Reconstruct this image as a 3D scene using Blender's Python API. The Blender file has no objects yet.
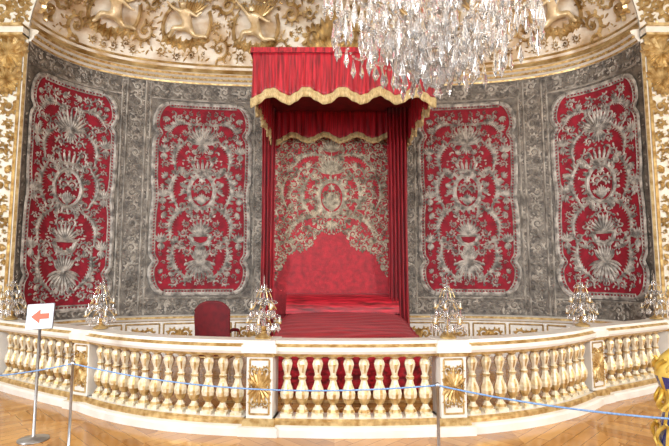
import bpy, math, random
from math import sin, cos, pi, sqrt, atan2
from mathutils import Vector, Matrix
random.seed(7)
sc = bpy.context.scene

def S(r, g, b):
    def f(c):
        c /= 255.0
        return c/12.92 if c <= 0.04045 else ((c+0.055)/1.055)**2.4
    return (f(r), f(g), f(b), 1)

# ------------------------------------------------------------------ materials
def mat(name, c1, c2=None, scale=5, metal=0, rough=.5, bump=0, stretch=(1,1,1), trans=0, sheen=0, lo=.35, hi=.65, coat=0, detail=6, bscale=None, ior=1.45):
    m = bpy.data.materials.new(name); m.use_nodes = True
    nt = m.node_tree; b = nt.nodes['Principled BSDF']
    b.inputs['Metallic'].default_value = metal
    b.inputs['Roughness'].default_value = rough
    b.inputs['Transmission Weight'].default_value = trans
    b.inputs['Sheen Weight'].default_value = sheen
    b.inputs['Coat Weight'].default_value = coat
    b.inputs['IOR'].default_value = ior
    b.inputs['Base Color'].default_value = c1
    if c2 is not None or bump:
        tc = nt.nodes.new('ShaderNodeTexCoord'); mp = nt.nodes.new('ShaderNodeMapping')
        mp.inputs['Scale'].default_value = stretch
        nt.links.new(tc.outputs['Object'], mp.inputs['Vector'])
        n = nt.nodes.new('ShaderNodeTexNoise'); n.inputs['Scale'].default_value = scale; n.inputs['Detail'].default_value = detail
        nt.links.new(mp.outputs[0], n.inputs['Vector'])
        if c2 is not None:
            r = nt.nodes.new('ShaderNodeValToRGB')
            r.color_ramp.elements[0].position = lo; r.color_ramp.elements[0].color = c1
            r.color_ramp.elements[1].position = hi; r.color_ramp.elements[1].color = c2
            nt.links.new(n.outputs['Fac'], r.inputs[0]); nt.links.new(r.outputs[0], b.inputs['Base Color'])
        if bump:
            n2 = n
            if bscale:
                n2 = nt.nodes.new('ShaderNodeTexNoise'); n2.inputs['Scale'].default_value = bscale; n2.inputs['Detail'].default_value = 4
                nt.links.new(mp.outputs[0], n2.inputs['Vector'])
            bp = nt.nodes.new('ShaderNodeBump'); bp.inputs['Strength'].default_value = bump; bp.inputs['Distance'].default_value = .02
            nt.links.new(n2.outputs['Fac'], bp.inputs['Height']); nt.links.new(bp.outputs[0], b.inputs['Normal'])
    return m

M_gold = mat('gilt', S(164,128,72), S(218,192,138), 14, .6, .34, .25)
M_goldp = mat('gilt_pale', S(164,130,74), S(218,196,146), 10, .55, .36, .25)
M_ivory = mat('ivory_gilt', S(224,214,190), S(200,174,122), 20, .12, .38, .2, lo=.44, hi=.70)
M_cream = mat('cream_lacquer', S(218,212,200), S(204,196,178), 6, 0, .35, .05)
M_white = mat('white_lacquer', S(226,223,216), S(212,208,199), 4, 0, .3, .03)
M_red = mat('crimson_silk', S(138,5,24), S(180,14,36), 9, 0, .5, .4, (1,1,1), sheen=.1, bscale=60)
M_redwall = mat('crimson_velvet', S(108,6,24), S(144,12,36), 8, 0, .8, .3, bscale=80)
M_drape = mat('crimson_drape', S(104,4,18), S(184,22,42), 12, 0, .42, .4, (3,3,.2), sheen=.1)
M_bedred = mat('bed_crimson', S(98,4,16), S(196,30,50), 8, 0, .42, .4, (.3,6,3), sheen=.05)  # horizontal sheen streaks painted into the crimson by stretched noise
M_darkred = mat('dark_crimson', S(92,10,22), S(120,14,30), 6, 0, .8, .1)
M_chair = mat('chair_crimson', S(110,12,24), S(86,10,20), 10, 0, .7, .15)
M_silver = mat('silver_embroidery', S(104,99,94), S(196,189,179), 10, .3, .42, .6, bscale=110)
M_silver2 = mat('silver_embroidery_pale', S(124,114,99), S(212,201,178), 10, .25, .44, .6, bscale=110)
M_wallr = mat('grey_brocade_relief', S(100,94,87), S(180,172,160), 5, .4, .38, .6, bscale=100)
M_fringe = mat('gold_fringe', S(164,140,92), S(214,192,144), 30, .15, .55, .5, (4,4,.6))
M_crystal = mat('crystal', (1,1,1,1), None, 1, 0, .02, 0, trans=.92, ior=1.55)
M_candle = mat('candle_wax', S(244,238,220), None)
M_steel = mat('steel', S(170,172,176), S(150,152,156), 20, .9, .3, .02)
M_rope = mat('blue_rope', S(130,164,208), S(100,134,184), 80, 0, .7, .3)
M_sign = mat('sign_white', S(236,236,240), S(228,228,232), 3, 0, .4)
M_arrow = mat('sign_arrow', S(226,88,60), None, rough=.4)
M_blue = mat('blue_porcelain', S(22,28,74), S(36,48,110), 8, 0, .15, coat=1)
M_yel = mat('yellow_gilt', S(190,150,50), S(230,204,110), 9, .4, .35, .3)
M_ceil = mat('ceiling_plaster', S(224,214,196), S(180,152,116), 2.6, 0, .55, .2, lo=.40, hi=.62)
M_ceilr = mat('ceiling_gilt_relief', S(152,116,62), S(222,196,144), 3.5, .55, .3, .25)
M_putto = mat('gilt_figure', S(190,162,114), S(228,208,170), 6, .3, .34, .1)

# grey brocade wall
M_wall = bpy.data.materials.new('grey_brocade'); M_wall.use_nodes = True
nt = M_wall.node_tree; b = nt.nodes['Principled BSDF']
tc = nt.nodes.new('ShaderNodeTexCoord')
vo = nt.nodes.new('ShaderNodeTexVoronoi'); vo.inputs['Scale'].default_value = 9; vo.feature = 'F1'
nz = nt.nodes.new('ShaderNodeTexNoise'); nz.inputs['Scale'].default_value = 22; nz.inputs['Detail'].default_value = 8; nz.inputs['Distortion'].default_value = 1.5
mx = nt.nodes.new('ShaderNodeMath'); mx.operation = 'MULTIPLY'
rp = nt.nodes.new('ShaderNodeValToRGB')
rp.color_ramp.elements[0].position = .08; rp.color_ramp.elements[0].color = S(72,66,61)
rp.color_ramp.elements[1].position = .42; rp.color_ramp.elements[1].color = S(122,114,103)
nt.links.new(tc.outputs['Object'], vo.inputs['Vector']); nt.links.new(tc.outputs['Object'], nz.inputs['Vector'])
nt.links.new(vo.outputs['Distance'], mx.inputs[0]); nt.links.new(nz.outputs['Fac'], mx.inputs[1])
nt.links.new(mx.outputs[0], rp.inputs[0]); nt.links.new(rp.outputs[0], b.inputs['Base Color'])
bp = nt.nodes.new('ShaderNodeBump'); bp.inputs['Strength'].default_value = .6; bp.inputs['Distance'].default_value = .03
nt.links.new(nz.outputs['Fac'], bp.inputs['Height']); nt.links.new(bp.outputs[0], b.inputs['Normal'])
b.inputs['Roughness'].default_value = .45; b.inputs['Metallic'].default_value = .3

# parquet
M_floor = bpy.data.materials.new('parquet'); M_floor.use_nodes = True
nt = M_floor.node_tree; b = nt.nodes['Principled BSDF']
tc = nt.nodes.new('ShaderNodeTexCoord')
def brick(rot, w, c1, c2):
    mp = nt.nodes.new('ShaderNodeMapping'); mp.inputs['Rotation'].default_value = (0,0,rot)
    nt.links.new(tc.outputs['Object'], mp.inputs['Vector'])
    br = nt.nodes.new('ShaderNodeTexBrick')
    br.inputs['Scale'].default_value = 1; br.inputs['Brick Width'].default_value = w; br.inputs['Row Height'].default_value = .13
    br.inputs['Mortar Size'].default_value = .003; br.inputs['Color1'].default_value = c1; br.inputs['Color2'].default_value = c2
    br.inputs['Mortar'].default_value = S(116,76,36)
    nt.links.new(mp.outputs[0], br.inputs['Vector']); return br
b1 = brick(pi/4, .7, S(186,138,78), S(154,104,50)); b2 = brick(-pi/4, .7, S(168,116,60), S(198,150,90))
ck = nt.nodes.new('ShaderNodeTexChecker'); ck.inputs['Scale'].default_value = 1.1
ck.inputs['Color1'].default_value = (1,1,1,1); ck.inputs['Color2'].default_value = (0,0,0,1)
nt.links.new(tc.outputs['Object'], ck.inputs['Vector'])
mix = nt.nodes.new('ShaderNodeMixRGB')
nt.links.new(ck.outputs['Fac'], mix.inputs[0]); nt.links.new(b1.outputs['Color'], mix.inputs[1]); nt.links.new(b2.outputs['Color'], mix.inputs[2])
nz = nt.nodes.new('ShaderNodeTexNoise'); nz.inputs['Scale'].default_value = 4; nz.inputs['Detail'].default_value = 6
m2 = nt.nodes.new('ShaderNodeMixRGB'); m2.blend_type = 'OVERLAY'; m2.inputs[0].default_value = .3
nt.links.new(tc.outputs['Object'], nz.inputs['Vector']); nt.links.new(mix.outputs[0], m2.inputs[1]); nt.links.new(nz.outputs['Fac'], m2.inputs[2])
nt.links.new(m2.outputs[0], b.inputs['Base Color']); b.inputs['Roughness'].default_value = .14

# ------------------------------------------------------------------ mesh builder
class MB:
    def __init__(s, mats): s.v=[]; s.f=[]; s.m=[]; s.mats=mats
    def add(s, vs, fs, mi=0):
        o=len(s.v); s.v.extend(vs)
        for i,f in enumerate(fs):
            s.f.append(tuple(a+o for a in f)); s.m.append(mi if isinstance(mi,int) else mi[i])
    def box(s, c, d, rot=0, mi=0, taper=1):
        cx,cy,cz=c; x,y,z=d[0]/2,d[1]/2,d[2]/2; vs=[]
        for zz,k in((-z,1),(z,taper)):
            for a,b_ in((-x,-y),(x,-y),(x,y),(-x,y)):
                a*=k;b_*=k
                vs.append((cx+a*cos(rot)-b_*sin(rot), cy+a*sin(rot)+b_*cos(rot), cz+zz))
        s.add(vs,[(3,2,1,0),(4,5,6,7),(0,1,5,4),(1,2,6,5),(2,3,7,6),(3,0,4,7)],mi)
    def lathe(s, prof, c=(0,0,0), seg=16, mi=0, mf=None, rmod=None):
        vs=[];fs=[];ms=[]
        for j,(r,z) in enumerate(prof):
            for i in range(seg):
                a=2*pi*i/seg; rr=r*(rmod(j,i) if rmod else 1)
                vs.append((c[0]+rr*cos(a),c[1]+rr*sin(a),c[2]+z))
        for j in range(len(prof)-1):
            for i in range(seg):
                k=(i+1)%seg
                fs.append((j*seg+i,j*seg+k,(j+1)*seg+k,(j+1)*seg+i)); ms.append(mf(j,i) if mf else mi)
        fs.append(tuple(range(seg-1,-1,-1))); ms.append(ms[0])
        n=len(prof)-1; fs.append(tuple(n*seg+i for i in range(seg))); ms.append(ms[-2])
        s.add(vs,fs,ms)
    def tube(s, pts, r, seg=6, mi=0):
        pts=[Vector(p) for p in pts]; n=len(pts); vs=[];fs=[]
        for i,p in enumerate(pts):
            t=(pts[min(i+1,n-1)]-pts[max(i-1,0)]).normalized()
            up=Vector((0,0,1)) if abs(t.z)<.95 else Vector((1,0,0))
            a=t.cross(up).normalized(); b_=a.cross(t)
            rr=r(i/(n-1)) if callable(r) else r
            for k in range(seg):
                q=p+a*rr*cos(2*pi*k/seg)+b_*rr*sin(2*pi*k/seg); vs.append(tuple(q))
        for i in range(n-1):
            for k in range(seg):
                l=(k+1)%seg; fs.append((i*seg+k,i*seg+l,(i+1)*seg+l,(i+1)*seg+k))
        fs.append(tuple(range(seg))); fs.append(tuple((n-1)*seg+k for k in range(seg-1,-1,-1)))
        s.add(vs,fs,mi)
    def sphere(s,c,r,mi=0,seg=14,rings=8,sz=1):
        s.lathe([(max(r*sin(pi*j/rings),1e-4),-r*sz*cos(pi*j/rings)) for j in range(rings+1)],c,seg,mi)
    def drop(s,c,l,w,mi=0,seg=5):
        x,y,z=c; a0=random.random()*6; vs=[(x,y,z)]
        for k in range(seg):
            a=a0+2*pi*k/seg; vs.append((x+w*cos(a),y+w*sin(a)*.7,z-l*.68))
        vs.append((x,y,z-l)); fs=[]
        for k in range(seg):
            q=1+k; p=1+(k+1)%seg; fs.append((0,q,p)); fs.append((seg+1,p,q))
        s.add(vs,fs,mi)
    def grid(s,P,nu,nv,mi=0):
        vs=[tuple(P(i/nu,j/nv)) for j in range(nv+1) for i in range(nu+1)]
        fs=[(j*(nu+1)+i,j*(nu+1)+i+1,(j+1)*(nu+1)+i+1,(j+1)*(nu+1)+i) for j in range(nv) for i in range(nu)]
        s.add(vs,fs,mi)
    def sweep(s,path,prof,mi=0,closed=True):
        n=len(path); vs=[];fs=[];ms=[]; m=len(prof)
        for i,(x,y) in enumerate(path):
            a=path[max(i-1,0)]; b_=path[min(i+1,n-1)]
            tx,ty=b_[0]-a[0],b_[1]-a[1]; L=sqrt(tx*tx+ty*ty) or 1
            nx,ny=-ty/L,tx/L
            for o,z in prof: vs.append((x+nx*o,y+ny*o,z))
        for i in range(n-1):
            for k in range(m if closed else m-1):
                l=(k+1)%m; fs.append((i*m+k,i*m+l,(i+1)*m+l,(i+1)*m+k)); ms.append(mi if isinstance(mi,int) else mi[k])
        if closed:
            fs.append(tuple(range(m))); ms.append(0); fs.append(tuple((n-1)*m+k for k in range(m-1,-1,-1))); ms.append(0)
        s.add(vs,fs,ms)
    def mesh(s,name,smooth=False):
        me=bpy.data.meshes.new(name); me.from_pydata(s.v,[],s.f)
        for m in s.mats: me.materials.append(m)
        me.polygons.foreach_set('material_index',s.m)
        me.polygons.foreach_set('use_smooth',[smooth]*len(s.f)); me.update(); return me
    def obj(s,name,parent=None,smooth=False,solid=0):
        o=bpy.data.objects.new(name,s.mesh(name,smooth)); sc.collection.objects.link(o)
        if parent: o.parent=parent
        if solid:
            md=o.modifiers.new('s','SOLIDIFY'); md.thickness=solid
        return o
def empty(name,loc=(0,0,0)):
    e=bpy.data.objects.new(name,None); sc.collection.objects.link(e); e.location=loc; return e

# ------------------------------------------------------------------ 2D ornament
class Orn:
    def __init__(s): s.v=[]; s.f=[]
    def strip(s,pts,w,h):
        n=len(pts); o=len(s.v)
        for i,(x,y) in enumerate(pts):
            a=pts[max(i-1,0)]; b_=pts[min(i+1,n-1)]; tx,ty=b_[0]-a[0],b_[1]-a[1]; L=sqrt(tx*tx+ty*ty) or 1
            nx,ny=-ty/L,tx/L; ww=w(i/(n-1)) if callable(w) else w
            s.v+=[(x-nx*ww/2,y-ny*ww/2,0),(x,y,h),(x+nx*ww/2,y+ny*ww/2,0)]
        for i in range(n-1):
            q=o+i*3; s.f+=[(q,q+3,q+4,q+1),(q+1,q+4,q+5,q+2)]
    def leaf(s,x,y,a,l,w,curl=0,h=.02,n=5):
        pts=[];px,py=x,y;aa=a
        for i in range(n+1):
            pts.append((px,py)); px+=cos(aa)*l/n; py+=sin(aa)*l/n; aa+=curl/n
        s.strip(pts,lambda t:w*(.25+.75*sin(pi*min(1,t*.95+.05))**.8)*(1 if t<.99 else .1),h)
    def spiral(s,x,y,r,a0,d,h=.02,turns=1.35,lobes=8,fat=1.0):
        R=r*.70; pts=[]; n=22
        for i in range(n+1):
            t=i/n; rr=R*(1-t)**.8*.9+R*.1; a=a0+d*t*turns*2*pi; pts.append((x+rr*cos(a),y+rr*sin(a)))
        s.strip(pts,lambda t:r*.36*fat*(1-.5*t),h)
        for k in range(lobes):
            t=k/lobes*.66; rr=R*(1-t)**.8*.9+R*.1; a=a0+d*t*turns*2*pi
            s.leaf(x+rr*cos(a),y+rr*sin(a),a-d*.7,r*.46,r*.30*fat,d*1.4,h,4)
        s.rosette(x,y,r*.26,5,h*1.2)
    def cscroll(s,x,y,a,L,bend,w,h=.018,d=1):
        pts=[];n=20
        for i in range(n+1):
            t=i/n-.5; pts.append((x+cos(a)*L*t-sin(a)*bend*(1-4*t*t)*d, y+sin(a)*L*t+cos(a)*bend*(1-4*t*t)*d))
        s.strip(pts,lambda t:w*(.5+.6*sin(pi*t)),h)
        for k in range(2,19,2):
            px,py=pts[k]; q=pts[k+1]; aa=atan2(q[1]-py,q[0]-px)
            s.leaf(px,py,aa+d*.9,w*1.5,w*.6,d*.8,h,4); s.leaf(px,py,aa-d*.8,w*1.1,w*.4,-d*.8,h*.8,3)
        for e_,sg in((0,-1),(n,1)):
            px,py=pts[e_]; s.spiral(px-sin(a)*-w*.9*d,py+cos(a)*-w*.9*d,w*1.5,a+pi/2*d,-sg*d,h,1.2,5)
    def garland(s,p0,p1,sag,r,h=.015):
        n=max(4,int(math.dist(p0,p1)/(r*1.4)))
        for i in range(n+1):
            t=i/n; x=p0[0]+(p1[0]-p0[0])*t; y=p0[1]+(p1[1]-p0[1])*t-sag*4*t*(1-t)
            s.rosette(x,y,r*(.8+.5*sin(pi*t)),6,h)
    def ring(s,x,y,rx,ry,w,h):
        s.strip([(x+rx*cos(2*pi*i/32),y+ry*sin(2*pi*i/32)) for i in range(33)],w,h)
        for i in range(20):
            a=2*pi*i/20; s.leaf(x+rx*cos(a)*1.05,y+ry*sin(a)*1.05,a+.5,w*1.3,w*.7,-.8,h,3)
    def rosette(s,x,y,r,n=6,h=.02):
        o=len(s.v); s.v.append((x,y,h)); m=n*2
        for i in range(m):
            rr=r*(1.1 if i%2 else .6); s.v.append((x+rr*cos(2*pi*i/m),y+rr*sin(2*pi*i/m),0))
        for i in range(m): s.f.append((o,o+1+i,o+1+(i+1)%m))
    def fan(s,x,y,a,size,n=7,spread=2.6,h=.025,wd=.24):
        for k in range(n):
            t=(k/(n-1)-.5); s.leaf(x,y,a+t*spread,size*(1-.5*abs(t)),size*wd,-t*1.6,h,5)
        s.rosette(x,y,size*.14,6,h*1.3)
    def mirrored(s,centre=None):
        o=Orn(); o.v=list(s.v); o.f=list(s.f); k=len(s.v)
        o.v+=[(-x,y,h) for x,y,h in s.v]; o.f+=[tuple(a+k for a in reversed(f)) for f in s.f]
        if centre:
            k=len(o.v); o.v+=centre.v; o.f+=[tuple(a+k for a in f) for f in centre.f]
        return o
def fill(orn,inside,box,radii,seed,placed=None,h=.02,tries=260,gap=.94,half=True,fat=1.0,hk=.25):
    R=random.Random(seed); placed=placed if placed is not None else []
    x0,x1,y0,y1=box
    for r in radii:
        for _ in range(int(tries*(1+ .12/r*.8))):
            x=R.uniform(x0,x1); y=R.uniform(y0,y1)
            if half and x<r*.85: continue
            if not inside(x,y,r): continue
            if any((x-a)**2+(y-b_)**2<((r+c)*gap)**2 for a,b_,c in placed): continue
            placed.append((x,y,r)); d=R.choice((-1,1)); a0=R.uniform(0,6.28); hh=min(h,r*hk)
            if r>.075: orn.spiral(x,y,r,a0,d,hh,1.35,8,fat)
            elif r>.045:
                if R.random()<.5: orn.fan(x-r*.6*cos(a0),y-r*.6*sin(a0),a0,r*1.8,5,2.4,hh,.34*fat)
                else: orn.spiral(x,y,r,a0,d,hh,1.1,5,fat)
            else: orn.leaf(x-r*.95*cos(a0),y-r*.95*sin(a0),a0,r*2.2,r*1.15*fat,R.uniform(-1,1),hh,4)
    return placed
def place(mb,orn,P,off=.01,mi=0):
    e=.01; vs=[]
    for x,y,h in orn.v:
        p=P(x,y); du=P(x+e,y)-p; dv=P(x,y+e)-p
        n=du.cross(dv); n.normalize(); vs.append(tuple(p+n*(off+h)))
    mb.add(vs,orn.f,mi)

# ------------------------------------------------------------------ apse curve
A,B,CY=5.1,2.5,7.2
raw=[]
N=6000
for i in range(N+1):
    th=pi*i/N; c_=cos(th); s_=sin(th)
    x=-A*math.copysign(abs(c_)**(2/3),c_); y=CY+B*abs(s_)**(2/3)
    if y>=7.66: raw.append((x,y))
cum=[0]
for i in range(1,len(raw)): cum.append(cum[-1]+math.dist(raw[i],raw[i-1]))
LT=cum[-1]; LH=LT/2
import bisect
NT=1200; tab=[]
for i in range(NT+1):
    s_=LT*i/NT; j=min(max(bisect.bisect_left(cum,s_),1),len(raw)-1)
    t=(s_-cum[j-1])/max(cum[j]-cum[j-1],1e-9); a=raw[j-1]; b_=raw[j]
    tab.append((a[0]+(b_[0]-a[0])*t,a[1]+(b_[1]-a[1])*t))
def arc(s_):
    u=(s_+LH)/LT*NT; i=int(min(max(math.floor(u),0),NT-1)); t=u-i
    a=tab[i]; b_=tab[i+1]; return a[0]+(b_[0]-a[0])*t, a[1]+(b_[1]-a[1])*t
def s_at_x(x):
    lo,hi=0,LH
    for _ in range(40):
        m=(lo+hi)/2
        if arc(m)[0]<x: lo=m
        else: hi=m
    return lo
def Pw(s_,z):
    x,y=arc(s_); return Vector((x,y,z))

# floor
mb=MB([M_floor]); mb.box((0,3.5,-.05),(16,14,.1)); mb.obj('floor')
# apse wall
mb=MB([M_wall]); mb.grid(lambda u,v:Pw(-LH+LT*u,5.5*v),160,4); mb.obj('wall_apse',smooth=True)

# dado
dado=MB([M_white,M_gold])
path=[arc(-LH+LT*i/140) for i in range(141)]
def inw(prof): return [(-o,z) for o,z in prof]
dado.sweep(path,inw([(.0,0),(.10,0),(.10,.12),(.07,.15),(.05,.15),(.05,.66),(.08,.68),(.11,.72),(.11,.76),(0,.78)]),[0,0,1,0,0,1,0,1,0,0])
do=Orn()
x=.3
while x<LH-.3:
    do.spiral(x-.12,.42,.14,0,1,.02); do.spiral(x+.14,.42,.14,pi,-1,.02); do.fan(x,.3,pi/2,.24,5,1.6)
    for (a,b_,c,d) in((x-.3,.2,x+.3,.2),(x-.3,.62,x+.3,.62),(x-.3,.2,x-.3,.62),(x+.3,.2,x+.3,.62)):
        do.strip([(a,b_),(c,d)],.03,.015)
    x+=.68
place(dado,do.mirrored(),Pw,.055,1)
dado.obj('trim_dado')

# tapestry panels
zt,zb=5.0,1.2
def panel_pattern(W,PH,seed,variant):
    hw=W/2; k=PH/3.8; q=hw/.92
    def half_w(y):
        m=.42; yy=min(y,PH-y); w=hw
        if yy<m: w=hw-.26*(1-sqrt(max(0,1-((m-yy)/m)**2)))
        w-=.075*math.exp(-((yy-.62)/.09)**2)
        w-=.035*math.exp(-((y-PH*.5)/.25)**2)
        return w
    o=Orn(); c=Orn(); pl=[]
    def cir(x,y,r): pl.append((x*q,y*k,r*.80))
    c.fan(0,.62*k,-pi/2,.42,11,3.2,.02,.16); c.fan(0,.62*k,pi/2,.34,9,2.2,.02,.17); cir(0,.6,.32)
    c.strip([(-.20,1.12*k),(-.14,.98*k),(0,.94*k),(.14,.98*k),(.20,1.12*k)],.09,.02)
    c.strip([(-.22,1.14*k),(.22,1.14*k)],.06,.02)
    c.fan(0,1.16*k,pi/2,.34,9,2.9,.02,.18); cir(0,1.2,.25)
    c.ring(0,2.02*k,.25,.34,.085,.022)
    c.spiral(-.08,2.08*k,.13,0,1,.02); c.spiral(.09,2.08*k,.13,pi,-1,.02); c.fan(0,1.76*k,pi/2,.24,7,1.8,.02,.24); c.rosette(0,2.26*k,.08); c.rosette(-.12,1.88*k,.05); c.rosette(.12,1.88*k,.05)
    pl.append((0,2.02*k,.33))
    for xx in (-.13,-.065,0,.065,.13): c.leaf(xx,2.45*k,pi/2-xx*3,.2,.06,0,.02); c.rosette(xx*1.45,2.45*k+.21,.028)
    c.strip([(-.17,2.44*k),(.17,2.44*k)],.07,.022); cir(0,2.55,.17)
    c.fan(0,3.0*k,pi/2,.44,13,3.3,.02,.14); c.fan(0,2.98*k,-pi/2,.22,7,2.4,.018,.22); cir(0,3.08,.30)
    o.cscroll(.40*q,.62*k,1.2,.62,.12,.08,.018,-1); cir(.36,.45,.15); cir(.42,.65,.17); cir(.5,.85,.12)
    o.cscroll(.44*q,1.38*k,-1.15,.6,.13,.075,.018,1); cir(.38,1.55,.13); cir(.48,1.38,.16); cir(.54,1.18,.12)
    o.cscroll(.46*q,2.06*k,pi/2,.66,.14,.085,.02,-1); cir(.46,1.82,.15); cir(.54,2.05,.17); cir(.46,2.3,.15)
    o.cscroll(.42*q,2.75*k,1.9,.55,.12,.075,.018,-1); cir(.5,2.55,.13); cir(.47,2.75,.16); cir(.36,2.95,.12)
    o.cscroll(.48*q,3.3*k,-.5,.42,.10,.065,.018,1); cir(.36,3.38,.12); cir(.5,3.3,.14)
    o.garland((.12,2.44*k),(.42*q,2.5*k),.10,.035); o.garland((.2*q,1.55*k),(.22*q,1.75*k),.0,.03)
    o.garland((.04,3.42*k),(.5*q,3.5*k),.06,.03); o.garland((.25*q,.93*k),(.55*q,1.0*k),.08,.03)
    for yy in (1.0,1.9,2.8): o.fan(.74*q,yy*k,pi/2,.2,7,2.6,.015,.24); o.fan(.74*q,yy*k-.02,-pi/2,.16,5,1.8,.015,.26); cir(.74,yy,.16)
    ins=lambda x,y,r: x<.62*q-r*.5 and .12+r*.8<y<PH-.12-r*.8 and x<half_w(y)-.1-r
    fill(o,ins,(0,hw,0,PH),[.11,.085,.065,.05,.038,.028],seed,pl,.014,300,.86)
    ins2=lambda x,y,r: x<half_w(y)-.11-r*.85 and .14+r*.8<y<PH-.14-r*.8
    fill(o,ins2,(.3*q,hw,0,PH),[.15,.12,.095,.075,.055,.04],seed+1,pl,.013,260,1.0,True,.85)
    ys=[PH*i/90 for i in range(91)]
    o.strip([(half_w(y)-.065,y) for y in ys],.026,.010)
    o.strip([(half_w(y)+.015,y) for y in ys],.075,.018)
    for yy,w in ((.065,.026),(PH-.065,.026),(-.01,.07),(PH+.01,.07)):
        o.strip([(x_*half_w(0),yy) for x_ in(0,.5,1)],w,.012)
    y=.08
    while y<PH-.05:
        o.leaf(half_w(y)-.015,y,pi*.75,.06,.03,.6,.012,3); y+=.06
    x=.05
    while x<half_w(0):
        for yy,a in((.02,pi/2),(PH-.02,-pi/2)): o.leaf(x,yy,a,.06,.03,.5,.012,3)
        x+=.06
    return o.mirrored(c),half_w
def make_panel(sc_,W,seed,zb=zb,zt=zt,variant=0):
    PH=zt-zb
    o,hwf=panel_pattern(W,PH,seed,variant)
    base=MB([M_redwall])
    base.grid(lambda u,v:(0,0,0),18,90)
    e=.01; vs=[]
    for j in range(91):
        for i in range(19):
            y=PH*j/90; w=hwf(y); s_=sc_+(i/9-1)*w
            p=Pw(s_,0); q=Pw(s_+e,0); d=(q-p).normalized(); n=d.cross(Vector((0,0,1)))
            vs.append((p.x+n.x*.02,p.y+n.y*.02,zb+y))
    base.v=vs
    ob=base.obj('tapestry_panel',smooth=True)
    r=MB([M_silver]); place(r,o,lambda x,y:Pw(sc_+x,zb+y),.024)
    r.obj('embroidery',ob)
si0,si1=s_at_x(1.75),s_at_x(3.58)
so0=s_at_x(4.24); so1=LH-.14
make_panel(-(si0+si1)/2,si1-si0,11); make_panel((si0+si1)/2,si1-si0,11)
make_panel(-(so0+so1)/2,so1-so0,23,.95,5.02); make_panel((so0+so1)/2,so1-so0,23,1.18,5.0)

# brocade relief over the grey field
wo=Orn()
def insw(x,y,r):
    q=r*.9
    if not(.8+q<y<5.45-q and q<x<LH-.02-q): return False
    for a,c in((si0-.06,si1+.06),(so0-.06,so1+.05)):
        if a-q<x<c+q and zb-.06-q<y<zt+.08+q: return False
    if x<1.2: return False
    for bx in ((si1+so0)/2-.17,(si1+so0)/2+.17):
        if abs(x-bx)<.015+q: return False
    return True
fill(wo,insw,(1.2,LH,.8,5.45),[.15,.12,.095,.075,.06,.045,.033,.025,.018],5,None,.01,900,.87)
for bx in((si1+so0)/2-.17,(si1+so0)/2+.17,si0-.11,si1+.10,so0-.10):
    wo.strip([(bx,.8+4.65*i/10) for i in range(11)],.04,.012)
for a,c in((si0-.1,si1+.1),(so0-.1,so1+.04)):
    for yy in(zb-.1,zt+.11): wo.strip([(a+(c-a)*i/10,yy) for i in range(11)],.04,.012)
mb=MB([M_wallr]); place(mb,wo.mirrored(),Pw,.004); mb.obj('trim_brocade_relief')

# cornice
cor=MB([M_cream,M_gold])
cor.sweep(path,inw([(0,5.44),(.04,5.44),(.05,5.47),(.09,5.5),(.09,5.54),(.15,5.57),(.17,5.61),(.12,5.64),(0,5.66)]),[0,1,0,1,0,1,0,0,0])
for i in range(180):
    s_=-LH+LT*(i+.5)/180; x,y=arc(s_); x2,y2=arc(s_+.01); a=atan2(y2-y,x2-x)
    cor.box((x+sin(a)*.10,y-cos(a)*.10,5.52),(.035,.04,.04),a,1)
cor.obj('trim_cornice')

# cove + ceiling
HC=1.75
def Pc(s_,v):
    t=max(0,min(1.05,v/HC)); x,y=arc(s_); kx=1-.22*(1-cos(t*pi/2)); ky=1-.62*(1-cos(t*pi/2))
    return Vector((x*kx,7.66+(y-7.66)*ky,5.62+1.34*sin(min(t,1)*pi/2)))
mb=MB([M_ceil]); mb.grid(lambda u,v:Pc(-LH+LT*u,HC*v),120,16); cv=mb.obj('ceiling_cove',smooth=True)
co=Orn(); cc=Orn(); pl=[(0,.8,.45)]
cc.fan(0,.4,pi/2,.8,11,2.8,.09); co.spiral(.42,.7,.32,pi,1,.08,1.4,10)
pl.append((.42,.7,.3))
cart=[]; xx=1.7
while xx<LH-.5:
    cart.append(xx); pl.append((xx,.85,.44)); xx+=1.45
for c_ in cart:
    for k in range(-3,4): co.rosette(c_+k*.12,.5+.03*abs(k),.12,5,.08)
    co.strip([(c_+.48*cos(a),.85+.44*sin(a)) for a in[-.5+i*.1 for i in range(12)]],.08,.08)
    co.strip([(c_-.48*cos(a),.85+.44*sin(a)) for a in[-.5+i*.1 for i in range(12)]],.08,.08)
    co.fan(c_,1.38,pi/2,.32,7,2.8,.08)
insc=lambda x,y,r: .24+r*.8<y<HC-r*.3 and x<LH-r
fill(co,insc,(0,LH,.15,HC),[.26,.2,.16,.12,.09,.06,.045,.03],31,pl,.07,300,.94,True,.72,.4)
for yy,w in((.1,.07),(.2,.04)): co.strip([(LH*i/60,yy) for i in range(61)],w,.03)
mb=MB([M_ceilr]); place(mb,co.mirrored(cc),Pc,.005); mb.obj('gilt_stucco',cv)
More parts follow.
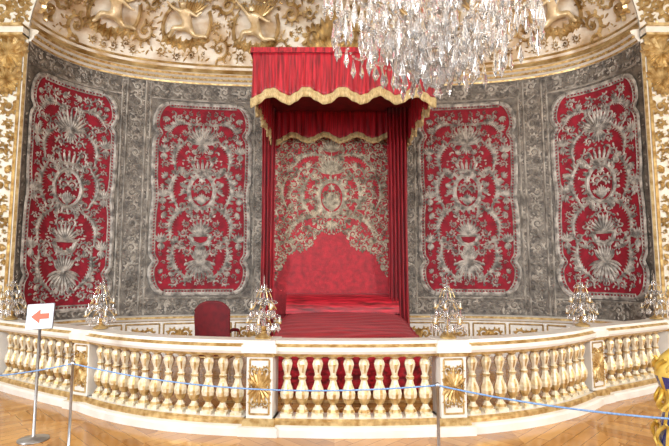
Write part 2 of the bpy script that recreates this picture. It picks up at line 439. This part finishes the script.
def putto(s_,v,flip,pose):
    J=[((0,0,0),.085),((0,.09,.01),.075),((.02,.19,.02),.088),((.03,.27,.03),.035),((.04,.33,.05),.062),((.045,.39,.05),.055),
       ((.11,.23,.03),.036),((.20,.27+.08*pose,.05),.029),((.27,.34+.1*pose,.06),.021),((.30,.37+.1*pose,.06),.018),
       ((-.07,.22,.03),.036),((-.17,.17,.06),.029),((-.24,.24-.1*pose,.08),.021),((-.27,.26-.1*pose,.08),.018),
       ((.07,-.05,.03),.062),((.22,-.04,.08),.05),((.27,-.17,.04),.034),((.32,-.22,.05),.024),
       ((-.05,-.07,.03),.062),((-.14,-.16,.08),.05),((-.28,-.15,.04),.034),((-.34,-.17,.05),.024)]
    E=[(0,1),(1,2),(2,3),(3,4),(4,5),(2,6),(6,7),(7,8),(8,9),(2,10),(10,11),(11,12),(12,13),(0,14),(14,15),(15,16),(16,17),(0,18),(18,19),(19,20),(20,21)]
    p=Pc(s_,v); du=(Pc(s_+.01,v)-p).normalized(); n=du.cross(Pc(s_,v+.01)-p).normalized(); up=n.cross(du)
    vs=[tuple(p+du*(x*flip*1.15)+up*(y*1.15)+n*(z+.10)) for (x,y,z),r in J]
    me=bpy.data.meshes.new('putto'); me.from_pydata(vs,E,[]); me.materials.append(M_putto)
    o=bpy.data.objects.new('stucco_putto',me); sc.collection.objects.link(o); o.parent=cv
    md=o.modifiers.new('skin','SKIN')
    for i,(q,r) in enumerate(J):
        me.skin_vertices[0].data[i].radius=(r*1.1,r*1.1)
    me.skin_vertices[0].data[0].use_root=True
    s2=o.modifiers.new('sub','SUBSURF'); s2.levels=2; s2.render_levels=2
    w=Orn()
    for k in range(5):
        w.leaf(.05,.2,.4+k*.28,.36-.03*k,.08,.5,.03); w.leaf(-.02,.2,pi-.4-k*.28,.36-.03*k,.08,-.5,.03)
    mb=MB([M_ceilr]); place(mb,w,lambda x,y:Pc(s_+x,v+y),.05); mb.obj('putto_wings',cv)
for i,c_ in enumerate(cart):
    putto(c_,.86,1,i%2); putto(-c_,.86,-1,(i+1)%2)
mb=MB([M_ceil]); mb.box((0,3.3,7.03),(16,13.6,.12)); mb.obj('ceiling')

# piers / spandrels
for sg,nm in((-1,'left'),(1,'right')):
    mb=MB([M_cream,M_goldp])
    x0=5.08
    mb.box((sg*(x0+1.46),7.80,2.85),(2.9,.3,5.7))
    K=12; vs=[];fs=[]
    for i in range(K+1):
        p=Pc(sg*LH,HC*i/K); vs+=[(p.x,7.64,p.z),(sg*8,7.64,p.z)]
    for i in range(K): fs.append((2*i,2*i+1,2*i+3,2*i+2))
    mb.add(vs,fs,0)
    o=Orn()
    insp=lambda x,y,r:.13+r*.7<x<.95-r*.7 and .9+r<y<5.35-r
    fill(o,insp,(.1,.95,.9,5.4),[.17,.13,.1,.07,.05,.035],44,None,.05,300,.9,half=False,hk=.4)
    for xx in(.03,.11,.98): o.strip([(xx,.8+.1*i) for i in range(47)],.05,.04)
    def inss(x,y,r):
        t=math.asin(min(1,max(0,(y-5.62)/1.34)))/(pi/2); e=5.1*(1-.22*(1-cos(t*pi/2)))-x0
        return x-r>e-.02 and y>5.7+r*.8 and y<6.9-r*.5 and x<1.1
    fill(o,inss,(-1.2,1.1,5.7,6.95),[.25,.18,.13,.09,.06,.04],45,None,.07,300,.86,half=False,hk=.4)
    for yy,sz in((5.2,.45),(4.75,.35)):
        o.fan(.3,yy,pi/2,sz,9,3.4,.07); o.fan(.3,yy,-pi/2,sz*.8,7,2.6,.06)
    f2=[tuple(reversed(f)) for f in o.f] if sg<0 else o.f
    vs=[(sg*(x0+x),7.64-.004-h,y) for x,y,h in o.v]; mb.add(vs,f2,1)
    mb.box((sg*(x0+1.46),7.62,5.56),(2.9,.24,.16),0,0)
    mb.box((sg*(x0+1.46),7.60,5.49),(2.9,.24,.04),0,1)
    mb.box((sg*(x0+1.46),7.60,5.64),(2.9,.3,.04),0,1)
    mb.box((sg*(x0+1.46),7.63,.4),(2.88,.1,.8),0,0)
    mb.box((sg*(x0+1.46),7.61,.8),(2.88,.14,.05),0,1)
    mb.obj('wall_pier_'+nm)
    mb=MB([M_cream]); mb.box((sg*8.0,3.5,3.5),(.15,14,7)); mb.obj('wall_'+nm)

# ------------------------------------------------------------------ balustrade
bal=MB([M_white,M_gold,M_ivory])
Ps=[(-4.88,7.2),(-3.0,6.05),(-.75,5.15),(1.2,5.17),(3.25,6.3),(4.88,7.24)]
Cs=[(-3.98,6.58),(-2.0,5.2),(.22,5.03),(2.4,5.38),(4.1,6.74)]
def bez(p,c,q,n): return [((1-t)**2*p[0]+2*t*(1-t)*c[0]+t*t*q[0],(1-t)**2*p[1]+2*t*(1-t)*c[1]+t*t*q[1]) for t in[i/n for i in range(n+1)]]
bp_=[(.052,0),(.058,.02),(.045,.045),(.028,.07),(.024,.09),(.038,.11),(.056,.16),(.062,.205),(.054,.25),(.036,.30),(.027,.34),(.037,.355),(.037,.375),(.025,.39),(.028,.42),(.042,.47),(.050,.51),(.041,.545),(.027,.56),(.046,.58),(.053,.6)]
def bmf(j,i):
    if j in(4,5): return 1
    if j in(6,7,8): return 1 if i%4==0 else 2
    if j in(14,15,16): return 1 if i%4==0 else 2
    if j in (1,11,18): return 1
    return 2
prR=[(-.13,.80),(-.10,.77),(.10,.77),(.13,.80),(.15,.83),(.15,.87),(.12,.90),(.11,.93),(-.11,.93),(-.12,.90),(-.15,.87),(-.15,.83)]
prB=[(-.19,0),(.19,0),(.19,.07),(.17,.09),(.13,.10),(.13,.14),(.11,.16),(-.11,.16),(-.13,.14),(-.13,.10),(-.17,.09),(-.19,.07)]
for k in range(5):
    pth=bez(Ps[k],Cs[k],Ps[k+1],40)
    bal.sweep(pth,prR,[1,0,1,0,0,1,0,0,0,1,0,0])
    bal.sweep(pth,prB,[0,0,0,0,1,1,0,1,1,0,0,0])
    cu=[0]
    for i in range(40): cu.append(cu[-1]+math.dist(pth[i],pth[i+1]))
    L=cu[-1]; n=max(3,round((L-.36)/.166))
    if k in(0,4): n=max(3,round((L-.36)/.18))
    for q in range(n):
        s_=.18+(L-.36)*(q+.5)/n; j=max(i for i in range(40) if cu[i]<=s_); t=(s_-cu[j])/(cu[j+1]-cu[j])
        x=pth[j][0]+(pth[j+1][0]-pth[j][0])*t; y=pth[j][1]+(pth[j+1][1]-pth[j][1])*t; a=atan2(pth[j+1][1]-pth[j][1],pth[j+1][0]-pth[j][0])
        bal.box((x,y,.175),(.12,.12,.03),a,2); bal.box((x,y,.775),(.11,.11,.03),a,2)
        bal.lathe([(r*1.12,z*.975) for r,z in bp_],(x,y,.185),16,0,bmf,lambda j,i:1.06 if i%2 else .96)
angs=[-.56,-.45,-.1,.12,.5,.6]
po=Orn(); pc=Orn()
pc.fan(0,.0,pi/2,.2,7,2.6,.02); pc.fan(0,0,-pi/2,.2,7,2.6,.02); po.spiral(.06,.16,.055,0,1,.02); po.spiral(.06,-.16,.055,0,-1,.02); po.spiral(.07,0,.05,pi,-1,.02)
for a,b_,c,d in((.0,.27,.1,.27),(.1,.27,.1,-.27),(.1,-.27,0,-.27)): po.strip([(a,b_),(c,d)],.02,.012)
po=po.mirrored(pc)
for k,(x,y) in enumerate(Ps):
    a=angs[k]
    bal.box((x,y,.045),(.40,.42,.09),a,0); bal.box((x,y,.125),(.34,.34,.07),a,1,.95)
    bal.box((x,y,.46),(.27,.27,.64),a,0)
    bal.box((x,y,.79),(.31,.31,.04),a,1); bal.box((x,y,.85),(.36,.36,.08),a,0); bal.box((x,y,.905),(.33,.33,.06),a,0)
    for sd in(0,1):
        vs=[]
        for px,py,h in po.v:
            ly=-.137-h; lx=px
            if sd: lx,ly=-lx,-ly
            vs.append((x+lx*cos(a)-ly*sin(a),y+lx*sin(a)+ly*cos(a),.47+py))
        bal.add(vs,po.f,1)
bal.obj('balustrade')

# ------------------------------------------------------------------ candelabra
cd=MB([M_gold,M_crystal,M_candle])
cd.lathe([(.075,0),(.08,.015),(.055,.03),(.03,.05),(.02,.07),(.035,.09),(.02,.12)],seg=16)
cd.lathe([(.015,.12),(.03,.17),(.012,.2),(.012,.3),(.03,.33),(.012,.36),(.01,.46),(.022,.49),(.008,.52),(.004,.62)],seg=10,mi=1)
R=random.Random(3)
for z,r,n in((.24,.155,8),(.38,.12,7),(.5,.07,6)):
    for i in range(n):
        a=2*pi*i/n+z*3
        pts=[(r*t*cos(a),r*t*sin(a),z-.05+.05*sin(t*pi*1.2)-.02*t) for t in[k/6 for k in range(7)]]
        cd.tube(pts,.004,5,0)
        ex,ey,ez=pts[-1]
        if z<.45 and i%2==0:
            cd.lathe([(.006,0),(.022,.008),(.014,.02)],(ex,ey,ez),8,0); cd.lathe([(.008,.02),(.008,.065)],(ex,ey,ez),8,2)
        for q in range(4):
            t=.5+.5*q/3; x=r*t*cos(a+R.uniform(-.2,.2)); y=r*t*sin(a+R.uniform(-.2,.2)); cd.drop((x,y,ez+R.uniform(-.01,.01)),R.uniform(.06,.10),.018,1)
    for i in range(n*3):
        a=2*pi*i/(n*3); cd.sphere((r*cos(a),r*sin(a),z-.02-.02*abs(sin(i*pi/3))),.009,1,6,4)
    for i in range(10):
        a=2*pi*i/10; cd.drop((r*.35*cos(a),r*.35*sin(a),z+.03),.09,.014,1)
cm=cd.mesh('candelabra')
for i,(x,y) in enumerate([(-2.87,5.985),Ps[2],Ps[3],(3.17,6.235),(-4.7,7.07),(4.72,7.14)]):
    o=bpy.data.objects.new('candelabra' if i==0 else 'candelabra.%03d'%i,cm); sc.collection.objects.link(o)
    o.location=(x,y,.936); o.rotation_euler[2]=i*.7; o.scale=(1.12,1.12,1.06)

# ------------------------------------------------------------------ canopy bed
bed=empty('canopy_bed',(0,0,0)); XL,XR,YF,YB=-1.2,1.45,6.8,9.62
def poly_path(pts,step):
    out=[]; s_=0
    for i in range(len(pts)-1):
        a,b_=pts[i],pts[i+1]; L=math.dist(a,b_); n=int(L/step)
        for k in range(n): out.append((a[0]+(b_[0]-a[0])*k/n,a[1]+(b_[1]-a[1])*k/n,s_+L*k/n,k/n,i))
        s_+=L
    out.append((pts[-1][0],pts[-1][1],s_,1,len(pts)-2)); return out
def valance(name,pts,ztop,zbot,lobes,band=.11,pleat=.014,amp=.06,matr=M_drape):
    pp=poly_path(pts,.012); mb=MB([matr,M_fringe]); n=len(pp); rows=10; vs=[]
    def scal(p): return zbot-amp*cos(p[3]*2*pi*lobes[p[4]])*1.0-.03*(abs(p[3]-.5)*2)**6*1.5
    nor=[]
    for i in range(n):
        a=pp[max(i-1,0)];b_=pp[min(i+1,n-1)];tx,ty=b_[0]-a[0],b_[1]-a[1];L=sqrt(tx*tx+ty*ty);nor.append((ty/L,-tx/L))
    def fold(s_): return pleat*(sin(s_*2*pi/.13+.8*sin(s_*7))+.6*sin(s_*2*pi/.31+1.3*sin(s_*3.1)))
    for j in range(rows+1):
        for i,p in enumerate(pp):
            t=j/rows; zb_=scal(p); z=ztop+(zb_-ztop)*t
            o=fold(p[2])*(.3+.7*t)
            vs.append((p[0]+nor[i][0]*o,p[1]+nor[i][1]*o,z))
    mb.add(vs,[(j*n+i,j*n+i+1,(j+1)*n+i+1,(j+1)*n+i) for j in range(rows) for i in range(n-1)],0)
    vs=[]
    for j,(dz,of) in enumerate(((.015,.012),(-.01,.022),(-.03,.012),(-.035,.02),(-band,.014))):
        for i,p in enumerate(pp):
            o=fold(p[2])+of+(.004*sin(i*2.1) if j==4 else 0)
            vs.append((p[0]+nor[i][0]*o,p[1]+nor[i][1]*o,scal(p)+dz))
    mb.add(vs,[(j*n+i,j*n+i+1,(j+1)*n+i+1,(j+1)*n+i) for j in range(4) for i in range(n-1)],1)
    mb.obj(name,bed,True,.004)
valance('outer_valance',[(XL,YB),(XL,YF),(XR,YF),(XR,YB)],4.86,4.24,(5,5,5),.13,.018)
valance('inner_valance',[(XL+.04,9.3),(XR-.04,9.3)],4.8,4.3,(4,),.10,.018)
mb=MB([M_darkred,M_drape,M_fringe])
mb.box(((XL+XR)/2,(YF+YB)/2,4.83),(XR-XL-.04,YB-YF-.02,.06),0,0)
for (cx,cy,dx,dy) in(((XL+XR)/2,YF,XR-XL+.06,.07),(XL,(YF+YB)/2,.07,YB-YF),(XR,(YF+YB)/2,.07,YB-YF)):
    mb.box((cx,cy,4.88),(dx,dy,.06),0,1); mb.box((cx,cy,4.84),(dx+.015,dy+.015,.018),0,1)
mb.obj('tester',bed)
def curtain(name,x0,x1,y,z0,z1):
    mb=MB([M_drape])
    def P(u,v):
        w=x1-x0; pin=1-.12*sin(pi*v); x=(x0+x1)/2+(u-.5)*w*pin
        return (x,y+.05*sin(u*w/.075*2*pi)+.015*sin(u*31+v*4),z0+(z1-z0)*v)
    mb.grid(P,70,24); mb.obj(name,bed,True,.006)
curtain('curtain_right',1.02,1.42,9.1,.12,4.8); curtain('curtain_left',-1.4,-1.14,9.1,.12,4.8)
mb=MB([M_red]); mb.box((-.0,9.58,2.75),(2.5,.05,4.1)); mb.obj('back_cloth',bed)
bo=Orn(); bc=Orn(); pl=[]
bc.ring(0,3.1,.26,.34,.085,.02); bc.fan(0,2.85,pi/2,.4,9,2.0,.02,.17); bc.rosette(0,3.3,.08); bc.spiral(-.1,3.15,.1,0,1,.02); bc.spiral(.1,3.15,.1,pi,-1,.02); pl.append((0,3.1,.35))
bc.fan(0,3.6,pi/2,.42,13,3.2,.02,.14); pl.append((0,3.66,.28))
bc.fan(0,4.05,pi/2,.3,9,3.0,.02,.2); pl.append((0,4.12,.2))
bc.fan(0,2.62,-pi/2,.26,7,2.6,.02,.2); pl.append((0,2.52,.18))
bo.cscroll(.45,3.15,pi/2,.7,.14,.08,.02,-1); pl+= [(.46,2.9,.11),(.55,3.15,.11),(.46,3.4,.11)]
bo.cscroll(.5,3.85,-.4,.55,.12,.07,.02,1); pl+= [(.34,3.9,.1),(.53,3.9,.11),(.7,3.75,.1)]
bo.cscroll(.62,2.5,-.7,.6,.13,.07,.02,1); pl+= [(.45,2.62,.1),(.68,2.56,.11),(.8,2.35,.1)]
bo.cscroll(.9,3.2,pi/2,.6,.1,.065,.02,-1); pl+= [(.92,3.0,.09),(.97,3.2,.09),(.92,3.4,.09)]
insb=lambda x,y,r: x<1.14-r*.8 and y<4.4 and y-r*.8>2.3-.8*(x/1.1)**2+(.10*sin(x*9))
fill(bo,insb,(0,1.14,1.45,4.4),[.12,.095,.08,.065,.05,.038,.028,.02,.015],77,pl,.014,520,.79)
mb=MB([M_silver2]); place(mb,bo.mirrored(bc),lambda x,y:Vector((x-.06,9.55,y)),.002); mb.obj('back_embroidery',bed)
mb=MB([M_red,M_drape]); hw=1.1; prof=[]
for i in range(33):
    t=i/32; x=-hw+2*hw*t; z=1.5+.16*sin(pi*t)
    prof.append((x,z))
vs=[];fs=[]
for x,z in prof: vs+=[(x,9.46,.8),(x,9.46,z),(x,9.54,z),(x,9.54,.8)]
for i in range(32):
    q=4*i; fs+=[(q,q+4,q+5,q+1),(q+1,q+5,q+6,q+2),(q+2,q+6,q+7,q+3)]
fs+=[(0,1,2,3),(131,130,129,128)]
mb.add(vs,fs,0); mb.obj('headboard',bed,False)
BX0,BX1,BY0,BY1=-.9,1.2,6.3,9.42
def bz(t): return .80+.08*t
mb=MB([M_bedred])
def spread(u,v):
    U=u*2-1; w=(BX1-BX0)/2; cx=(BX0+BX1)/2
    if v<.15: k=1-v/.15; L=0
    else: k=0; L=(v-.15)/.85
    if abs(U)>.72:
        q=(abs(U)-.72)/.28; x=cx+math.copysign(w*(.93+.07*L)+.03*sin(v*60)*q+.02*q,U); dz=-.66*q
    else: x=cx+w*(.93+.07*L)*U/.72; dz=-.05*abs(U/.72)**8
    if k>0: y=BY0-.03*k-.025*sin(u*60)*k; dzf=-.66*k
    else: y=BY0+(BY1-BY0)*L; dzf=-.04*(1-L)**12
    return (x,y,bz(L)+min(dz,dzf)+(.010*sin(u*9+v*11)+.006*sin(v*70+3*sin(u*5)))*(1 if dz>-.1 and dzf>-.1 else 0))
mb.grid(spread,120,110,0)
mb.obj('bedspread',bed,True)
mb=MB([M_bedred]); mb.box(((BX0+BX1)/2,(BY0+BY1)/2+.03,.42),((BX1-BX0)*.9,BY1-BY0-.12,.70)); mb.obj('bed_base',bed)
mb=MB([M_bedred])
mb.grid(lambda u,v:((BX0+.0)+(BX1-BX0)*u, 9.4-.42*sin(min(v,.999)*pi/2)**.8*1.0, 1.2-.36*(1-cos(v*pi/2))+.012*sin(u*40)*v),60,14)
mb.obj('bolster_cover',bed,True)
mb=MB([M_floor,M_gold]); mb.box((.15,7.85,.03),(3.0,3.5,.06)); mb.box((.15,6.09,.04),(3.0,.02,.03),0,1); mb.obj('dais',bed)

# ------------------------------------------------------------------ armchair
ch=empty('armchair',(-1.78,7.5,0)); ch.rotation_euler[2]=-.15; ch.scale=(.88,.9,1)
mb=MB([M_chair,M_gold])
def back(u,v,f):
    x=(u-.5)*.56*(1+.06*v); top=1.17-.12*abs(2*u-1)**3+.02*(u-.5)
    return (x,-.26-.07*v+(.05 if f else 0)+(.015*sin(pi*u) if f==0 else 0)*-1,.5+(top-.5)*v)
mb.grid(lambda u,v:back(u,v,0),16,12); mb.grid(lambda u,v:back(1-u,v,1),16,12)
edge=[back(0,j/10,0) for j in range(11)]+[back(i/16,1,0) for i in range(1,17)]+[back(1,1-j/10,0) for j in range(1,11)]
edge=[(x,y+.025,z) for x,y,z in edge]; mb.tube(edge,.027,8,0)
mb.box((0,.0,.43),(.56,.54,.14),0,0)
mb.tube([(-.28,-.28,.36),(-.28,.26,.36),(.28,.26,.36),(.28,-.28,.36),(-.28,-.28,.36)],.025,6,1)
for sx in(-1,1):
    mb.tube([(sx*.27,-.28,.72),(sx*.28,-.05,.75),(sx*.28,.18,.72),(sx*.28,.24,.66)],.026,8,0)
    mb.tube([(sx*.28,.2,.7),(sx*.28,.16,.55),(sx*.27,.2,.4)],.02,6,1)
    for sy in(-1,1): mb.tube([(sx*.25,sy*.23,.36),(sx*.28,sy*.26,.24),(sx*.25,sy*.23,.1),(sx*.27,sy*.26,.0)],lambda t:.032-.014*t,8,1)
mb.obj('frame',ch,True)

# ------------------------------------------------------------------ chandelier
chx,chy,chz=.93,4.25,3.40
ce=empty('chandelier',(chx,chy,0))
mb=MB([M_crystal,M_steel,M_candle])
mb.sphere((0,0,chz+.02),.11,0,16,10); mb.drop((0,0,chz-.09),.09,.03,0,6)
mb.lathe([(.03,.1),(.09,.14),(.16,.2),(.2,.28),(.08,.33),(.04,.4),(.09,.5),(.12,.62),(.05,.72),(.03,.8),(.07,.95),(.1,1.1),(.04,1.2),(.03,1.5),(.1,1.6),(.02,1.75)],(0,0,chz),16,0)
mb.tube([(0,0,chz+1.7),(0,0,6.97)],.012,6,1)
R=random.Random(12)
def tier(n,r,z0,rise,ph,nd,dl,r0=.12):
    for i in range(n):
        a=2*pi*i/n+ph; pts=[]
        for k in range(15):
            t=k/14; rr=r0+(r-r0)*t; pts.append((rr*cos(a),rr*sin(a),z0+.16*sin(t*pi)-.18*sin(t*pi*1.6)+rise*t))
        mb.tube(pts,.014,6,0)
        ex,ey,ez=pts[-1]
        mb.lathe([(.01,0),(.06,.015),(.085,.03),(.02,.04),(.028,.08)],(ex,ey,ez),10,0); mb.lathe([(.012,.08),(.011,.2)],(ex,ey,ez),8,2)
        for k in range(7):
            b_=2*pi*k/7; mb.drop((ex+.08*cos(b_),ey+.08*sin(b_),ez+.02),R.uniform(*dl),.028,0,6)
        for q in range(nd):
            p=pts[2+int(12*q/nd)]; ll=R.uniform(*dl)
            mb.sphere((p[0],p[1],p[2]-.025),.015,0,6,4); mb.drop((p[0]+R.uniform(-.03,.03),p[1]+R.uniform(-.03,.03),p[2]-.03),ll*1.1,R.uniform(.026,.042),0,6)
    for i in range(n):
        a0=2*pi*i/n+ph; a1=2*pi*(i+1)/n+ph
        for k in range(1,10):
            t=k/10; a=a0+(a1-a0)*t; mb.sphere((r*.96*cos(a),r*.96*sin(a),z0+rise-.12*sin(pi*t)+.03),.015,0,6,4)
            if k%3==0: mb.drop((r*.96*cos(a),r*.96*sin(a),z0+rise-.12*sin(pi*t)),R.uniform(*dl),.03,0,6)
tier(12,.95,chz+.42,.12,.1,6,(.14,.28))
tier(10,.64,chz+.36,.02,.3,4,(.14,.30))
tier(8,.38,chz+.22,.0,.0,3,(.12,.22),.08)
tier(10,.7,chz+1.0,.12,.2,5,(.12,.2))
tier(8,.45,chz+1.45,.1,.2,3,(.12,.2))
for r,z,n in((.15,.2,10),(.28,.3,14),(.2,.62,14),(.14,1.1,12)):
    for i in range(n):
        a=2*pi*i/n; mb.drop((r*cos(a),r*sin(a),chz+z),R.uniform(.12,.2),.026,0,6)
mb.obj('crystal_body',ce)
for i in range(6):
    a=2*pi*i/6+.25
    l=bpy.data.lights.new('sparkle_fill_light','POINT'); l.energy=7; l.color=(1,.9,.74); l.shadow_soft_size=.03  # added point light to make the crystals sparkle, not a lit candle
    o=bpy.data.objects.new('sparkle_fill_light',l); sc.collection.objects.link(o); o.parent=ce; o.location=(.8*cos(a),.8*sin(a),chz+.85)

# ------------------------------------------------------------------ sign, ropes
sg_=empty('arrow_sign',(-2.94,4.87,0))
mb=MB([M_steel]); mb.lathe([(.14,0),(.14,.012),(.03,.025),(.014,.04),(.014,1.1)],seg=18); mb.obj('stand',sg_,True)
mb=MB([M_sign,M_arrow,M_steel])
mb.box((0,0,0),(.24,.012,.24))
for s_ in (-1,1):
    mb.box((s_*.122,0,0),(.008,.018,.25),0,2); mb.box((0,0,s_*.122),(.25,.018,.008),0,2)
ar=[(-.085,0),(-.0,.07),(-.0,.028),(.085,.028),(.085,-.028),(0,-.028),(0,-.07)]
ys=-.0075
mb.add([(x,ys,z) for x,z in ar]+[(x,ys-.003,z) for x,z in ar],[(7,8,13),(9,10,11,12)]+[(i,(i+1)%7,(i+1)%7+7,i+7) for i in range(7)],1)
pn=mb.obj('panel',sg_); pn.location=(.01,-.02,1.19); pn.rotation_euler=(-.25,-.06,.12)

rb=empty('rope_barrier',(0,0,0))
def stanchion(i,x,y):
    mb=MB([M_steel]); mb.lathe([(.13,0),(.13,.012),(.03,.022),(.011,.035),(.011,.84),(.017,.845),(.017,.87),(.008,.88)],seg=16)
    o=mb.obj('post_%d'%i,rb,True); o.location=(x,y,0)
SP=[(-3.3,3.6),(-2.22,4.17),(.71,3.4),(1.9,2.62)]
for i,p in enumerate(SP): stanchion(i,*p)
mb=MB([M_rope])
for (a,b_,sg) in((SP[0],SP[1],.05),(SP[1],SP[2],.11),(SP[2],SP[3],.03)):
    mb.tube([(a[0]+(b_[0]-a[0])*t,a[1]+(b_[1]-a[1])*t,.86-sg*4*t*(1-t)) for t in[i/24 for i in range(25)]],.006,6)
mb.obj('rope',rb,True)

ve=empty('porcelain_floor_vase',(2.05,2.95,0))
mb=MB([M_blue,M_yel])
pr=[(.13,0),(.14,.04),(.09,.08),(.06,.14),(.05,.2),(.08,.26),(.11,.36),(.125,.48),(.12,.62),(.10,.74),(.08,.82),(.07,.88),(.09,.94),(.115,1.02),(.11,1.08),(.08,1.13),(.05,1.16),(.02,1.19)]
mb.lathe(pr,(0,0,0),24,0,lambda j,i:1 if (j in(0,1,2,5,10,11,13,14,15,16) or (i+j)%3==0) else 0)
for k in range(10):
    a=2*pi*k/10
    for z0,dz,r0 in((.3,.45,.12),(.82,.3,.095)):
        mb.tube([((r0+.02*sin(t*9))*cos(a+.7*sin(t*6)),(r0+.02*sin(t*9))*sin(a+.7*sin(t*6)),z0+dz*t) for t in[i/12 for i in range(13)]],.012,6,1)
mb.obj('vase_body',ve,True)

# ------------------------------------------------------------------ lights
w=bpy.data.worlds.new('world'); sc.world=w; w.use_nodes=True
w.node_tree.nodes['Background'].inputs[0].default_value=(.94,.97,1,1); w.node_tree.nodes['Background'].inputs[1].default_value=.6
def area(name,loc,target,sx,sy,e,col=(1,1,1)):
    l=bpy.data.lights.new(name,'AREA'); l.shape='RECTANGLE'; l.size=sx; l.size_y=sy; l.energy=e; l.color=col
    o=bpy.data.objects.new(name,l); sc.collection.objects.link(o); o.location=loc
    o.rotation_euler=(Vector(target)-Vector(loc)).to_track_quat('-Z','Y').to_euler()
area('window_light_left',(-7.2,-.3,3.4),(0,8.5,3.2),1.6,3.4,600,(.88,.94,1))
area('window_light_right',(7.2,-.3,3.4),(0,8.5,3.2),1.6,3.4,500,(1,.97,.94))
area('window_light_back',(0,-3,4.2),(0,8,3.9),3.6,2.6,560,(.94,.97,1))

cam=bpy.data.cameras.new('camera'); co_=bpy.data.objects.new('camera',cam); sc.collection.objects.link(co_)
cam.sensor_width=36; cam.lens=480/669*36; co_.location=(0,0,1.65); co_.rotation_euler=(math.radians(90+5.6),0,0)
sc.camera=co_
sc.view_settings.view_transform='Standard'
